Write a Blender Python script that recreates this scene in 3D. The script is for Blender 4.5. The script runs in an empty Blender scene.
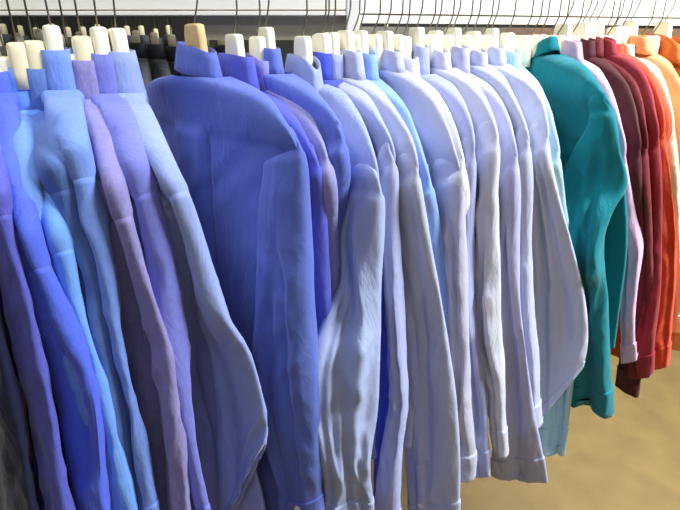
import bpy, math, random
import numpy as np
from mathutils import Vector

scene = bpy.context.scene
COL = scene.collection
random.seed(7)
PI = math.pi

# ------------------------------------------------------------------ camera
ZC = 1.45
PITCH = math.radians(22.8)
FP = 511.0
cp, sp = math.cos(PITCH), math.sin(PITCH)
cam_d = bpy.data.cameras.new('camera')
cam_d.sensor_width = 36.0
cam_d.lens = 36.0 * FP / 680.0
cam_d.clip_start = 0.02
cam = bpy.data.objects.new('camera', cam_d)
COL.objects.link(cam)
cam.location = (0, 0, ZC)
cam.rotation_euler = (PI / 2 - PITCH, 0, 0)
scene.camera = cam


def ray(px, py):
    """direction per metre of horizontal forward distance: x, z"""
    u = (px - 340.0) / FP
    v = (255.0 - py) / FP
    h = cp + v * sp
    return u / h, (-sp + v * cp) / h


def at(px, py, y):
    kx, kz = ray(px, py)
    return np.array([kx * y, y, ZC + kz * y])


# the rail's vertical plane and the plane through the near shoulder ends
RX, RY, RS = -0.22, 0.82, 0.45
TX, TY, TS = -0.05, 0.65, 0.46


def plane_y(kx, f):
    s = RS + (TS - RS) * f
    c = (RY - RS * RX) * (1 - f) + (TY - TS * TX) * f
    return c / (1 - s * kx)


def pt(px, py, f, off=0.0):
    kx, kz = ray(px, py)
    y = plane_y(kx, f) - off
    return np.array([kx * y, y, ZC + kz * y])


# ------------------------------------------------------------------ helpers
def lin(c):
    c = c / 255.0
    return c / 12.92 if c <= 0.04045 else ((c + 0.055) / 1.055) ** 2.4


def rgb(r, g, b):
    return (lin(r), lin(g), lin(b), 1.0)


def tag(o, label=None, cat=None, group=None, kind=None):
    if label: o['label'] = label
    if cat: o['category'] = cat
    if group: o['group'] = group
    if kind: o['kind'] = kind
    return o


class MB:
    def __init__(self):
        self.v = []
        self.f = []

    def add(self, verts, faces):
        n = len(self.v)
        self.v.extend([tuple(map(float, p)) for p in verts])
        self.f.extend([tuple(i + n for i in f) for f in faces])

    def grid(self, P, closed_u=True, cap0=False, cap1=False, flip=False):
        """P: rows x cols x 3"""
        P = np.asarray(P)
        r, c, _ = P.shape
        n = len(self.v)
        self.v.extend(map(tuple, P.reshape(-1, 3).tolist()))
        cc = c if closed_u else c - 1
        for i in range(r - 1):
            for j in range(cc):
                a = n + i * c + j
                b = n + i * c + (j + 1) % c
                q = (a, b, b + c, a + c)
                self.f.append(q[::-1] if flip else q)
        if cap0:
            self.v.append(tuple(P[0].mean(0).tolist())); k = len(self.v) - 1
            for j in range(cc):
                q = (n + (j + 1) % c, n + j, k)
                self.f.append(q[::-1] if flip else q)
        if cap1:
            self.v.append(tuple(P[-1].mean(0).tolist())); k = len(self.v) - 1
            b0 = n + (r - 1) * c
            for j in range(cc):
                q = (b0 + j, b0 + (j + 1) % c, k)
                self.f.append(q[::-1] if flip else q)

    def box(self, lo, hi):
        x0, y0, z0 = lo; x1, y1, z1 = hi
        self.add([(x0, y0, z0), (x1, y0, z0), (x1, y1, z0), (x0, y1, z0),
                  (x0, y0, z1), (x1, y0, z1), (x1, y1, z1), (x0, y1, z1)],
                 [(0, 3, 2, 1), (4, 5, 6, 7), (0, 1, 5, 4), (1, 2, 6, 5), (2, 3, 7, 6), (3, 0, 4, 7)])

    def obox(self, c, ax, ay, az):
        """box from centre and half axis vectors"""
        c, ax, ay, az = map(np.asarray, (c, ax, ay, az))
        vs = [c + i * ax + j * ay + k * az for k in (-1, 1) for j in (-1, 1) for i in (-1, 1)]
        self.add(vs, [(0, 2, 3, 1), (4, 5, 7, 6), (0, 1, 5, 4), (1, 3, 7, 5), (3, 2, 6, 7), (2, 0, 4, 6)])

    def tube(self, pts, r, n=8, caps=True):
        pts = [np.asarray(p, float) for p in pts]
        rows = []
        up = np.array([0.31, 0.17, 0.93])
        prev = None
        for i, p in enumerate(pts):
            a = pts[max(i - 1, 0)]; b = pts[min(i + 1, len(pts) - 1)]
            t = b - a; t /= (np.linalg.norm(t) + 1e-12)
            if prev is None:
                s = np.cross(t, up)
                if np.linalg.norm(s) < 1e-3: s = np.cross(t, [1, 0, 0])
            else:
                s = prev - t * np.dot(prev, t)
            s /= np.linalg.norm(s); prev = s
            w = np.cross(t, s)
            rr = r[i] if hasattr(r, '__len__') else r
            rows.append([p + rr * (math.cos(2 * PI * k / n) * s + math.sin(2 * PI * k / n) * w) for k in range(n)])
        self.grid(np.array(rows), True, caps, caps)

    def build(self, name, mat, parent=None, origin=None, smooth=True, bevel=0):
        me = bpy.data.meshes.new(name)
        o0 = np.zeros(3)
        if parent is not None and origin is None:
            p = parent
            while p is not None:
                o0 = o0 + np.array(p.location); p = p.parent
        elif origin is not None:
            o0 = np.asarray(origin)
        V = np.array(self.v) - o0
        me.from_pydata(V.tolist(), [], self.f)
        me.update()
        if smooth:
            for p in me.polygons: p.use_smooth = True
        me.materials.append(mat)
        o = bpy.data.objects.new(name, me)
        COL.objects.link(o)
        if parent is not None: o.parent = parent
        elif origin is not None: o.location = tuple(origin)
        if bevel:
            m = o.modifiers.new('bevel', 'BEVEL'); m.width = bevel; m.segments = 2; m.limit_method = 'ANGLE'
        return o


def empty(name, loc):
    e = bpy.data.objects.new(name, None)
    e.empty_display_size = 0.05
    e.location = tuple(map(float, loc))
    COL.objects.link(e)
    return e


def resample(vals, ts, tq):
    """smooth (monotone-ish cubic hermite) interpolation of rows vals at ts"""
    vals = np.asarray(vals, float); ts = np.asarray(ts, float)
    n = len(ts)
    m = np.zeros_like(vals)
    d = (vals[1:] - vals[:-1]) / (ts[1:] - ts[:-1])[:, None]
    m[0] = d[0]; m[-1] = d[-1]
    for i in range(1, n - 1):
        w0 = ts[i + 1] - ts[i]; w1 = ts[i] - ts[i - 1]
        m[i] = (d[i - 1] * w0 + d[i] * w1) / (w0 + w1)
    out = []
    for t in tq:
        i = int(np.clip(np.searchsorted(ts, t) - 1, 0, n - 2))
        h = ts[i + 1] - ts[i]; u = (t - ts[i]) / h
        u = min(max(u, 0.0), 1.0)
        a = 2 * u**3 - 3 * u**2 + 1; b = u**3 - 2 * u**2 + u
        c = -2 * u**3 + 3 * u**2; e = u**3 - u**2
        out.append(a * vals[i] + b * h * m[i] + c * vals[i + 1] + e * h * m[i + 1])
    return np.array(out)


_rng = np.random.RandomState(11)
_TAB = _rng.rand(64, 64)


def vnoise(x, y):
    x = np.asarray(x, float); y = np.asarray(y, float)
    xi = np.floor(x).astype(int); yi = np.floor(y).astype(int)
    fx = x - xi; fy = y - yi
    fx = fx * fx * (3 - 2 * fx); fy = fy * fy * (3 - 2 * fy)
    g = lambda a, b: _TAB[a % 64, b % 64]
    return ((g(xi, yi) * (1 - fx) + g(xi + 1, yi) * fx) * (1 - fy)
            + (g(xi, yi + 1) * (1 - fx) + g(xi + 1, yi + 1) * fx) * fy) * 2 - 1


def fbm(x, y):
    return vnoise(x, y) * .6 + vnoise(x * 2.1 + 7.3, y * 2.1 + 3.1) * .3 + vnoise(x * 4.3 + 1.7, y * 4.3 + 9.2) * .15


def ridge(x, y):
    return 1 - 2 * np.abs(vnoise(x, y))


# ------------------------------------------------------------------ materials
def new_mat(name):
    m = bpy.data.materials.new(name); m.use_nodes = True
    nt = m.node_tree
    b = nt.nodes['Principled BSDF']
    return m, nt, b


_fab = {}


def fabric(key, c, heather=0.0, sheen=0.16, rough=0.72, crease=1.0):
    if key in _fab: return _fab[key]
    m, nt, b = new_mat('fabric_' + key)
    N, L = nt.nodes, nt.links
    base = rgb(*c)
    tc = N.new('ShaderNodeTexCoord')
    mp = N.new('ShaderNodeMapping'); mp.inputs['Scale'].default_value = (1, 1, .28)
    L.new(tc.outputs['Object'], mp.inputs['Vector'])
    slub = N.new('ShaderNodeTexNoise'); slub.inputs['Scale'].default_value = 700
    slub.inputs['Detail'].default_value = 2
    L.new(mp.outputs['Vector'], slub.inputs['Vector'])
    mot = N.new('ShaderNodeTexNoise'); mot.inputs['Scale'].default_value = 60; mot.inputs['Detail'].default_value = 4
    L.new(tc.outputs['Object'], mot.inputs['Vector'])
    ad = N.new('ShaderNodeMath'); ad.operation = 'ADD'
    L.new(slub.outputs['Fac'], ad.inputs[0]); L.new(mot.outputs['Fac'], ad.inputs[1])
    rp = N.new('ShaderNodeMapRange')
    rp.inputs['From Min'].default_value = .7; rp.inputs['From Max'].default_value = 1.3
    k = .03 + heather * .6
    rp.inputs['To Min'].default_value = 1 - k; rp.inputs['To Max'].default_value = 1 + k
    L.new(ad.outputs[0], rp.inputs['Value'])
    mx = N.new('ShaderNodeVectorMath'); mx.operation = 'SCALE'
    mx.inputs[0].default_value = base[:3]
    L.new(rp.outputs['Result'], mx.inputs['Scale'])
    L.new(mx.outputs['Vector'], b.inputs['Base Color'])
    b.inputs['Roughness'].default_value = rough
    b.inputs['Sheen Weight'].default_value = sheen
    b.inputs['Sheen Roughness'].default_value = .4
    b.inputs['Specular IOR Level'].default_value = .3
    # creases: stretched noise + weave
    mp2 = N.new('ShaderNodeMapping'); mp2.inputs['Scale'].default_value = (1, 1, .45)
    mp2.inputs['Rotation'].default_value = (.25, .2, 0)
    L.new(tc.outputs['Object'], mp2.inputs['Vector'])
    cr = N.new('ShaderNodeTexNoise'); cr.inputs['Scale'].default_value = 15; cr.inputs['Detail'].default_value = 5
    cr.inputs['Roughness'].default_value = .55; cr.inputs['Distortion'].default_value = .7
    L.new(mp2.outputs['Vector'], cr.inputs['Vector'])
    bp = N.new('ShaderNodeBump'); bp.inputs['Strength'].default_value = .6 * crease
    bp.inputs['Distance'].default_value = .012
    L.new(cr.outputs['Fac'], bp.inputs['Height'])
    bp2 = N.new('ShaderNodeBump'); bp2.inputs['Strength'].default_value = .25
    bp2.inputs['Distance'].default_value = .0008
    L.new(slub.outputs['Fac'], bp2.inputs['Height']); L.new(bp.outputs['Normal'], bp2.inputs['Normal'])
    L.new(bp2.outputs['Normal'], b.inputs['Normal'])
    _fab[key] = m
    return m


def plain(name, c, rough=.5, metal=0.0, noise=0.0, scale=20, bump=0.0):
    m, nt, b = new_mat(name)
    N, L = nt.nodes, nt.links
    b.inputs['Roughness'].default_value = rough
    b.inputs['Metallic'].default_value = metal
    tc = N.new('ShaderNodeTexCoord')
    n = N.new('ShaderNodeTexNoise'); n.inputs['Scale'].default_value = scale; n.inputs['Detail'].default_value = 5
    L.new(tc.outputs['Object'], n.inputs['Vector'])
    rp = N.new('ShaderNodeMapRange')
    rp.inputs['From Min'].default_value = .3; rp.inputs['From Max'].default_value = .7
    rp.inputs['To Min'].default_value = 1 - noise; rp.inputs['To Max'].default_value = 1 + noise
    L.new(n.outputs['Fac'], rp.inputs['Value'])
    mx = N.new('ShaderNodeVectorMath'); mx.operation = 'SCALE'; mx.inputs[0].default_value = rgb(*c)[:3]
    L.new(rp.outputs['Result'], mx.inputs['Scale'])
    L.new(mx.outputs['Vector'], b.inputs['Base Color'])
    if bump:
        bp = N.new('ShaderNodeBump'); bp.inputs['Strength'].default_value = bump; bp.inputs['Distance'].default_value = .01
        L.new(n.outputs['Fac'], bp.inputs['Height']); L.new(bp.outputs['Normal'], b.inputs['Normal'])
    return m


M_wire = plain('steel_wire', (120, 112, 95), .35, .9, .1)
M_rail = plain('chrome_rail', (200, 200, 200), .25, 1.0, .03)
M_cream = plain('cream_plastic', (252, 246, 222), .4, 0, .03)
M_ivory = plain('ivory_plastic', (240, 228, 190), .45, 0, .04)
M_wood = plain('beech_wood', (226, 190, 130), .45, 0, .12, 60)
M_panel = plain('painted_board', (250, 246, 232), .6, 0, .02, 4)
M_lip = plain('shelf_lip', (96, 88, 70), .5, 0, .05, 4)
M_beige = plain('beige_board', (196, 184, 150), .7, 0, .06, 30)
M_post = plain('white_steel', (250, 248, 240), .4, .0, .02)
M_floor = plain('floor_concrete', (132, 110, 66), .55, 0, .13, 8, .12)
M_wall = plain('wall_paint', (84, 82, 80), .8, 0, .02, 3)
M_ceil = plain('ceiling_tile', (96, 98, 102), .85, 0, .03, 8)
M_button = plain('button_pearl', (236, 232, 214), .25, 0, .04, 200)
M_yellow = plain('yellow_plastic', (235, 205, 70), .45, 0, .03)


# ------------------------------------------------------------------ garment
def shirt(d, hires=True):
    """d: dict with px data.  Collar, body, two sleeves (> cuff, button)."""
    rid = [np.array(p, float) for p in d['ridge']]
    seed = d.get('seed', random.random() * 50)
    cx, cyt, cyb = d['col']
    O = pt(cx, cyt, 0.0)
    zt = O[2]
    O2 = O[:2].copy()
    # --- near edge curve
    seg = [0.0]
    for a, b in zip(rid[:-1], rid[1:]): seg.append(seg[-1] + np.linalg.norm(b - a))
    tot = seg[-1]
    E = []
    for p, s in zip(rid, seg):
        # horizontal share of the way out along the shoulder
        k = s / tot
        f = 0.22 + 0.78 * math.sin(k * PI / 2) ** 1.0
        E.append(pt(p[0], p[1], f * d.get('reach', .88 if d.get('shoulder') else 1.0)))
    E = np.array(E)
    tip = E[-1]
    for i in range(1, len(E)):
        if E[i][2] > E[i - 1][2] - .003: E[i][2] = E[i - 1][2] - .003
    sdir = tip[:2] - O2
    W = np.linalg.norm(sdir); sdir = sdir / W
    nrm = np.array([-sdir[1], sdir[0]])
    if nrm.dot(-O2) < 0 and abs(nrm.dot(O2 / np.linalg.norm(O2))) > .0: nrm = -nrm
    if nrm[0] > 0: nrm = -nrm           # backs face the near end of the rail
    S3 = np.array([sdir[0], sdir[1], 0]); N3 = np.array([nrm[0], nrm[1], 0]); Z3 = np.array([0, 0, 1.0])
    hem = d.get('hem', zt - .80)
    # body low near edge
    low = d.get('low')
    lowpts = []
    if low:
        for p in low: lowpts.append(pt(p[0], p[1], 1.0, p[2] if len(p) > 2 else -.01))
    else:
        for k in (0.12, 0.33, 0.66, 1.0):
            q = tip.copy(); q[2] = tip[2] + (hem - tip[2]) * k
            q[:2] -= sdir * (d.get('tuck', .12 if d.get('shoulder') else .07) * min(1, .45 + k))
            lowpts.append(q)
    C = np.vstack([E, np.array(lowpts)])
    for i in range(1, len(C)):
        if C[i][2] > C[i - 1][2] - .003: C[i][2] = C[i - 1][2] - .003
    zz = -C[:, 2]
    lev = 96 if hires else 30
    # more rings near the shoulder
    q = np.linspace(0, 1, lev) ** 1.25
    zq = zz[0] + (zz[-1] - zz[0]) * q
    C = resample(C, zz, zq)
    drop = (C[0, 2] - C[:, 2])
    # far edge, mirrored half width
    hw = np.linalg.norm(C[:, :2] - O2, axis=1)
    farw = np.minimum(np.maximum.accumulate(hw), .215)
    F = np.zeros_like(C)
    F[:, :2] = O2 - sdir * farw[:, None]; F[:, 2] = C[:, 2]
    nseg = d.get('nseg', 132 if hires else 36)
    th = np.linspace(0, 2 * PI, nseg, endpoint=False)
    lat = np.cos(th)                      # 1 = near edge
    side = np.where(th < PI, 1.0, -1.0)
    B0 = d.get('thick', .0155 if d.get('shoulder') else .0135)
    rows = []
    bodymat = fabric(*d['fab'])
    for i in range(lev):
        M = (C[i] + F[i]) / 2; H = (C[i] - F[i]) / 2
        hn = np.linalg.norm(H[:2])
        n2 = np.array([-H[1], H[0]]) / hn
        if n2.dot(nrm) < 0: n2 = -n2
        k = drop[i]
        b = B0 + (.030 - B0) * math.exp(-(k / .03) ** 2)
        p = 2.6
        prof = b * np.abs(np.sin(th)) ** (2 / p * 1.0) * side
        ll = np.sign(lat) * np.abs(lat) ** .9
        l = lat * hn                      # metres
        amp = min(.001 + .010 * max(k - .05, 0) ** 1.1 / .5 ** 1.1 * d.get('fold', 1.0), .010 * d.get('fold', 1.0))
        f = (ridge(l * 9 + seed + .4 * side, k * 1.1 + seed) * .55 + fbm(l * 16 + seed * 2, k * 2.0) * .45) * amp
        f = f + .0016 * min(1, k * 3) * ridge(l * 34 + 1.2 * np.sin(k * 7 + seed) + seed, k * 3.2 + side)
        # diagonal drag lines from the shoulder end
        f = f + .0025 * ridge(l * 20 + k * 26 + seed, k * 4) * math.exp(-((k - .16) / .09) ** 2)
        taper = np.clip(np.abs(np.sin(th)) * 2.2, .25, 1)
        prof = prof + f * taper * side
        if d.get('pleat') and k > .072:
            pl, pw = d['pleat']
            g = np.where(side > 0, 1.0, 0.0)
            e1 = 1 / (1 + np.exp(-(l - (pl - pw)) / .0022)); e2 = 1 / (1 + np.exp((l - (pl + pw)) / .0022))
            prof = prof + g * (.010 * e1 * e2) * min((k - .072) / .012, 1)
            prof = prof - g * .016 * np.exp(-((l - (pl + pw + .004)) / .004) ** 2) * min((k - .072) / .03, 1)
        if d.get('pleat') and k < .074:
            prof = prof + np.where(side > 0, .0016, 0.0)
        row = np.zeros((nseg, 3))
        row[:, :2] = M[:2] + np.outer(lat, H[:2]) + np.outer(prof, n2)
        row[:, 2] = M[2]
        if d.get('rumple'):
            rz, ra = d['rumple']
            row[:, :2] += np.outer(np.clip(lat, 0, 1) * ra * np.sin((k - rz) * 90) * math.exp(-((k - rz) / .03) ** 2) * (side > 0), n2)
        # curved shirt tail
        row[:, 2] += .035 * (np.abs(lat) ** 2) * max(0, (k / drop[-1]) - .8) / .2
        rows.append(row)
    root = empty(d.get('name', 'dress_shirt'), (O2[0], O2[1], zt))
    tag(root, d['label'], d.get('cat', 'shirt'), d.get('group', 'shirts hanging on the front rail'))
    R = np.array(rows)
    # doubled-in hem
    inner = R[-1].copy(); c0 = inner.mean(0)
    inner[:, :2] = c0[:2] + (inner[:, :2] - c0[:2]) * np.array([.985, .985]); inner2 = inner.copy(); inner2[:, 2] += .03
    mb = MB(); mb.grid(np.concatenate([R, [inner], [inner2]]), True)
    mb.build('body', bodymat, root)

    # --- collar: stand + folded leaf
    w = np.linalg.norm(E[0][:2] - O2)
    w = max(min(w, .075), .040) * d.get('cw', 1.0 if d.get('shoulder') else 1.22)
    zb = min(E[0][2] + (.004 if not d.get('shoulder') else -.004), zt - .028)
    hh = zt - zb
    nc = 48 if hires else 20
    ph = np.linspace(0, 2 * PI, nc, endpoint=False)
    cs, sn = np.cos(ph), np.sin(ph)       # sn>0 back
    front = np.clip(-sn, 0, 1)
    tilt = d.get('tilt', -.10 - .06 * math.sin(seed * 3)); cb_ = d.get('cb', .60 if not d.get('shoulder') else .88)

    def cring(a, b, z, drp=0.0, ex=.72):
        b = b * cb_
        r = np.zeros((nc, 3))
        r[:, :2] = O2 + np.outer(np.sign(cs) * np.abs(cs) ** ex * a, sdir) + np.outer(np.sign(sn) * np.abs(sn) ** ex * b, nrm)
        r[:, 2] = z - drp * np.clip(front * 1.6 - .35, 0, 1) * (1 - .75 * (np.abs(sn) > .97)) + (tilt * a - .035 * cs * a) * cs + d.get('mound', 0) * (np.abs(sn) - 1)
        return r
    st = MB()
    st.grid(np.array([cring(w * .80, .022, zb - .012), cring(w * .78, .021, zb + hh * .5), cring(w * .76, .019, zt - .004)]), True)
    stand = st.build('collar_stand', bodymat, root)
    lf = MB()
    wob = 1 + .03 * np.sin(ph * 3 + seed)
    rws = [cring(w * .74, .018, zt - .008), cring(w * .77, .020, zt - .001), cring(w * .81, .0225, zt - .0015),
           cring(w * .87, .0255, zt - hh * .3, .008), cring(w * .95, .029, zt - hh * .7, .02), cring(w * 1.03, .0325, zb - .002, .03),
           cring(w * 1.01, .0315, zb - .003, .03), cring(w * .93, .0285, zt - hh * .7, .02), cring(w * .84, .0235, zt - hh * .2, .006)]
    lf.grid(np.array(rws), True)
    lf.build('collar', bodymat, root)

    # --- near sleeve
    sl = d['sleeve']
    beta = math.tan(math.radians(d.get('beta', 40)))
    Ls, Rs, ts = [], [], []
    # the sleeve head starts inside the shoulder, in the plane of the shirt
    s0, s1 = sl[0], sl[1]
    sh = d.get('shoulder')
    if sh:
        sl = list(sh) + list(sl)
    else:
        # the head of the sleeve follows the shoulder line back towards the collar
        rem = d.get('head', 18); q = rid[-1].copy()
        for a_ in rid[-2::-1]:
            L_ = np.linalg.norm(a_ - q)
            if L_ >= rem: q = q + (a_ - q) * rem / L_; break
            rem -= L_; q = a_.copy()
        ddx, ddy = q[0] - rid[-1][0], q[1] - rid[-1][1]
        sl = [tuple([s0[0] + ddx * .3, s0[1] + ddy, s0[2] + ddx, s0[3] + ddy] + list(s0[4:]))] + list(sl)
    nsh = len(sh) if sh else 1
    ys_r = [p[1] for p in rid]
    fs_r = [0.22 + 0.78 * math.sin(a_ / tot * PI / 2) for a_ in seg]
    btop = min(math.tan(math.radians(d.get('btop', 46))), max(-sdir[1] / max(sdir[0], .05), beta))
    beta_low = beta
    for k, s in enumerate(sl):
        xl, yl, xr, yr = s[:4]
        o = s[4] if len(s) > 4 else 0.0
        ol = s[5] if len(s) > 5 else 0.0
        so = d.get('so', 0)
        yy0 = sl[0][3]
        so = so * min(max((yr - yy0 - 20) / 60, 0), 1)
        g = min(max((yr - yy0 - 25) / 110, 0), 1)
        beta = btop * (1 - g) + beta_low * g
        fk = float(np.interp(yr, ys_r, fs_r)) * (d.get('reach', 1.0)) if k < nsh else d.get('reach', 1.0)
        r = pt(xr, yr, fk, (.004 if (k or sh) else -.001) + o + so)
        kx, kz = ray(xl, yl)
        # left edge in the vertical plane through r that turns away from the viewer
        y = (r[1] + beta * r[0]) / (1 + beta * kx)
        l = np.array([kx * y, y - ol, ZC + kz * (y - ol)]); l[0] = kx * (y - ol)
        Ls.append(l); Rs.append(r)
        ts.append(0 if k == 0 else ts[-1] + np.linalg.norm((l + r) / 2 - (Ls[-2] + Rs[-2]) / 2))
    T = ts[-1]; t_seam = ts[nsh]
    ns = 110 if hires else 24
    tq = T * np.linspace(0, 1, ns) ** 1.15
    LL = resample(Ls, ts, tq); RR = resample(Rs, ts, tq)
    mseg = 84 if hires else 20
    th = np.linspace(0, 2 * PI, mseg, endpoint=False)
    lat = np.cos(th); sd = np.sin(th)
    grooves = list(d.get('grooves', []))
    gr_ = random.Random(int(seed * 100))
    wid = np.median(np.linalg.norm(RR - LL, axis=1))
    for _ in range(1 if wid < .05 else 2):
        v_ = gr_.uniform(-.5, .55)
        grooves.append((v_, gr_.uniform(.0, .3), gr_.uniform(.7, 1.15), gr_.uniform(.010, .017) * min(1, wid / .05), gr_.uniform(.12, .22) * min(1.6, max(1, .06 / wid)), v_ + gr_.uniform(-.35, .35)))
    amp0 = d.get('sfold', 1.0)
    rows = []
    for i in range(ns):
        t = tq[i]; u = t / T
        M = (LL[i] + RR[i]) / 2; H = (RR[i] - LL[i]) / 2
        hn = np.linalg.norm(H)
        if sh: H = H * min(1, .72 + .28 * t / .04)
        n2 = np.array([-H[1], H[0], 0]);
        n2 /= np.linalg.norm(n2)
        if n2.dot(M - np.array([0, 0, M[2]])) > 0: n2 = -n2      # front = towards the aisle
        tt = t - t_seam
        b = min(d.get('sb', .015 if d.get('shoulder') else .0135) - .003 * u, hn * .9 + .003)
        if sh:
            b = (B0 + .0026) * min(1, .40 + .60 * t / .035) if tt < .0 else b * min(1, tt / .06) + (B0 + .0006) * max(0, 1 - tt / .06)
        elif tt < .004:
            b = min(b, B0 + .0015) * (.45 + .55 / (1 + math.exp(-tt / .0018)))
        else:
            b = b * min(1, tt / .05) + min(b, B0 + .0015) * max(0, 1 - tt / .05)
        prof = b * np.sign(sd) * np.abs(sd) ** .8
        l = lat * hn
        a = amp0 * (.0015 + .0085 * min(u * 2.5, 1))
        a *= min(1, max(.25, (t - t_seam) / .05))
        f = ridge(l * 17 + seed * 3 + t * 1.3 * math.sin(seed), t * 1.5 + seed) * .65 + fbm(l * 26 + seed, t * 2.8 + seed) * .45
        # horizontal rumples about the elbow
        f = f + .28 * ridge(l * 9 + t * 10, t * 15 + l * 10 + seed) * math.exp(-((u - .45) / .16) ** 2)
        f = f + .22 * ridge(l * 46 + 1.5 * math.sin(t * 9 + seed) + seed, t * 3.6) + .22 * ridge(l * 22 - t * 17 + seed, t * 7 + l * 30)
        # gathered top of the sleeve
        prof = prof + f * a * np.clip(np.abs(sd) * 1.6, .04, 1) * np.sign(sd + 1e-9)
        for g in grooves:
            v0, u0, u1, dp, wd = g[:5]
            v1 = g[5] if len(g) > 5 else v0
            wgt = np.clip((u - u0) / .08, 0, 1) * np.clip((u1 - u) / .08, 0, 1)
            vv = v0 + (v1 - v0) * (u - u0) / max(u1 - u0, .01)
            prof = prof - dp * wgt * np.exp(-((lat - vv) / wd) ** 2) * (sd > 0)
        row = M + np.outer(lat, H) + np.outer(prof, n2)
        rows.append(row)
    R = np.array(rows)
    pre = []
    m0 = R[0].mean(0)
    for sc, up in ((.35, .02), (.8, .012)):
        r = m0 + (R[0] - m0) * sc; r = r + np.array([0, 0, up * .8 * (0 if sh else 1)]); pre.append(r)
    end = R[-1]; c1 = end.mean(0); cin = (R[-6].mean(0) - c1)
    post = [c1 + (end - c1) * .93 + cin * .02, c1 + (end - c1) * .85 + cin * .6]
    if sh:
        i_s = int(np.argmax(tq >= t_seam))
        yk = MB(); yk.grid(np.concatenate([pre, R[:i_s + 1]]), True, True, False)
        yk.build('shoulder_yoke', bodymat, root)
        pre = [R[i_s].mean(0) + (R[i_s] - R[i_s].mean(0)) * .8]
        sm = MB(); sm.grid(np.concatenate([pre, R[i_s:], post]), True, False, True)
    else:
        sm = MB(); sm.grid(np.concatenate([pre, R, post]), True, True, True)
    slv = sm.build('sleeve', fabric(*d.get('sfab', d['fab'])), root)
    if d.get('cuff', True):
        i0 = int(ns * d.get('cuffat', .90))
        cc = []
        for i in range(i0, ns):
            c = R[i].mean(0); v = R[i] - c
            ln = np.linalg.norm(v, axis=1, keepdims=True)
            cc.append(c + v * (1 + .0022 / np.maximum(ln, .004)))
        cc = np.array(cc)
        e = cc[-1]; ce = e.mean(0)
        first = R[i0] * .5 + R[i0].mean(0) * .5
        cb = MB(); cb.grid(np.concatenate([[cc[0] * .9 + cc[0].mean(0) * .1], cc, [ce + (e - ce) * .96 - Z3 * .001], [ce + (e - ce) * .9 + Z3 * .02]]), True)
        cuff = cb.build('cuff', fabric(*d['fab']), slv)
        for bb in d.get('buttons', []):
            bu, bv = bb
            i = min(int(ns * bu), ns - 1)
            j = int(np.argmin(np.abs(lat - bv) + (sd < 0) * 9))
            c = R[i].mean(0); P = R[i, j]
            H = (RR[i] - LL[i]); n2 = np.array([-H[1], H[0], 0]); n2 /= np.linalg.norm(n2)
            if n2.dot(P * np.array([1, 1, 0])) > 0: n2 = -n2
            P = P + n2 * .0035
            s2 = np.cross(n2, Z3)
            bm_ = MB(); rr_ = []
            for rad, off in ((.001, .0012), (.0045, .001), (.0058, .002), (.0066, .001), (.0064, -.001)):
                rr_.append([P + n2 * off + rad * (math.cos(a) * s2 + math.sin(a) * Z3) for a in np.linspace(0, 2 * PI, 16, endpoint=False)])
            bm_.grid(np.array(rr_), True, True, True)
            bm_.build('button', M_button, cuff)
        if d.get('placket'):
            # raised strip running up from the cuff, with stitched edges
            v0, w0, u0 = d['placket']
            pr = []
            for i in range(int(ns * u0), ns):
                c = R[i].mean(0)
                H = (RR[i] - LL[i]) / 2; n2 = np.array([-H[1], H[0], 0]); n2 /= np.linalg.norm(n2)
                if n2.dot(c * np.array([1, 1, 0])) > 0: n2 = -n2
                js = [int(np.argmin(np.abs(lat - v) + (sd < 0) * 9)) for v in (v0 - w0, v0, v0 + w0)]
                a, m_, b_ = (R[i, j] for j in js)
                pr.append([a - n2 * .001, a + n2 * .0030, m_ + n2 * .0034, b_ + n2 * .0030, b_ - n2 * .001])
            pm = MB(); pm.grid(np.array(pr), False)
            pm.build('sleeve_placket', fabric(*d['fab']), slv)

    # --- far sleeve (hangs behind the body)
    ft = F[int(lev * .35)].copy(); ft[:2] = O2 - sdir * (farw.max() - .012); ft[2] = tip[2] + .0
    rows = []
    nf = 24; mf = 24
    thf = np.linspace(0, 2 * PI, mf, endpoint=False)
    for i in range(nf):
        u = i / (nf - 1)
        c = ft - S3 * (.012 + .012 * math.sin(u * 3)) - Z3 * (u * .57) + N3 * .004 * math.sin(u * 7 + seed)
        a = .052 - .012 * u; b = .021
        if i == 0: a *= .5; b *= .5
        pr = b * np.sin(thf) + .004 * ridge(np.cos(thf) * a * 30 + seed, np.full(mf, u * 3))
        rows.append(c + np.outer(np.cos(thf) * a, S3) + np.outer(pr, N3))
    fm = MB(); fm.grid(np.array(rows), True, True, True)
    fs = fm.build('sleeve', bodymat, root)
    rows2 = [r.mean(0) + (r - r.mean(0)) * 1.07 for r in rows[-3:]]
    rows2 = [rows2[0] * .6 + rows[-3] * .4] + rows2 + [rows2[-1] * .8 + rows2[-1].mean(0) * .2 - Z3 * .001]
    fc = MB(); fc.grid(np.array(rows2), True, True, True); fc.build('cuff', bodymat, fs)

    # --- the shirt's hanger
    hanger(O2, zt + d.get('neck', .012), sdir, nrm, E, C, farw, drop, d.get('hmat', M_cream), d['hlabel'], d.get('hn', 1.0))
    return root


Z_RAIL = ZC + .150


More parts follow.
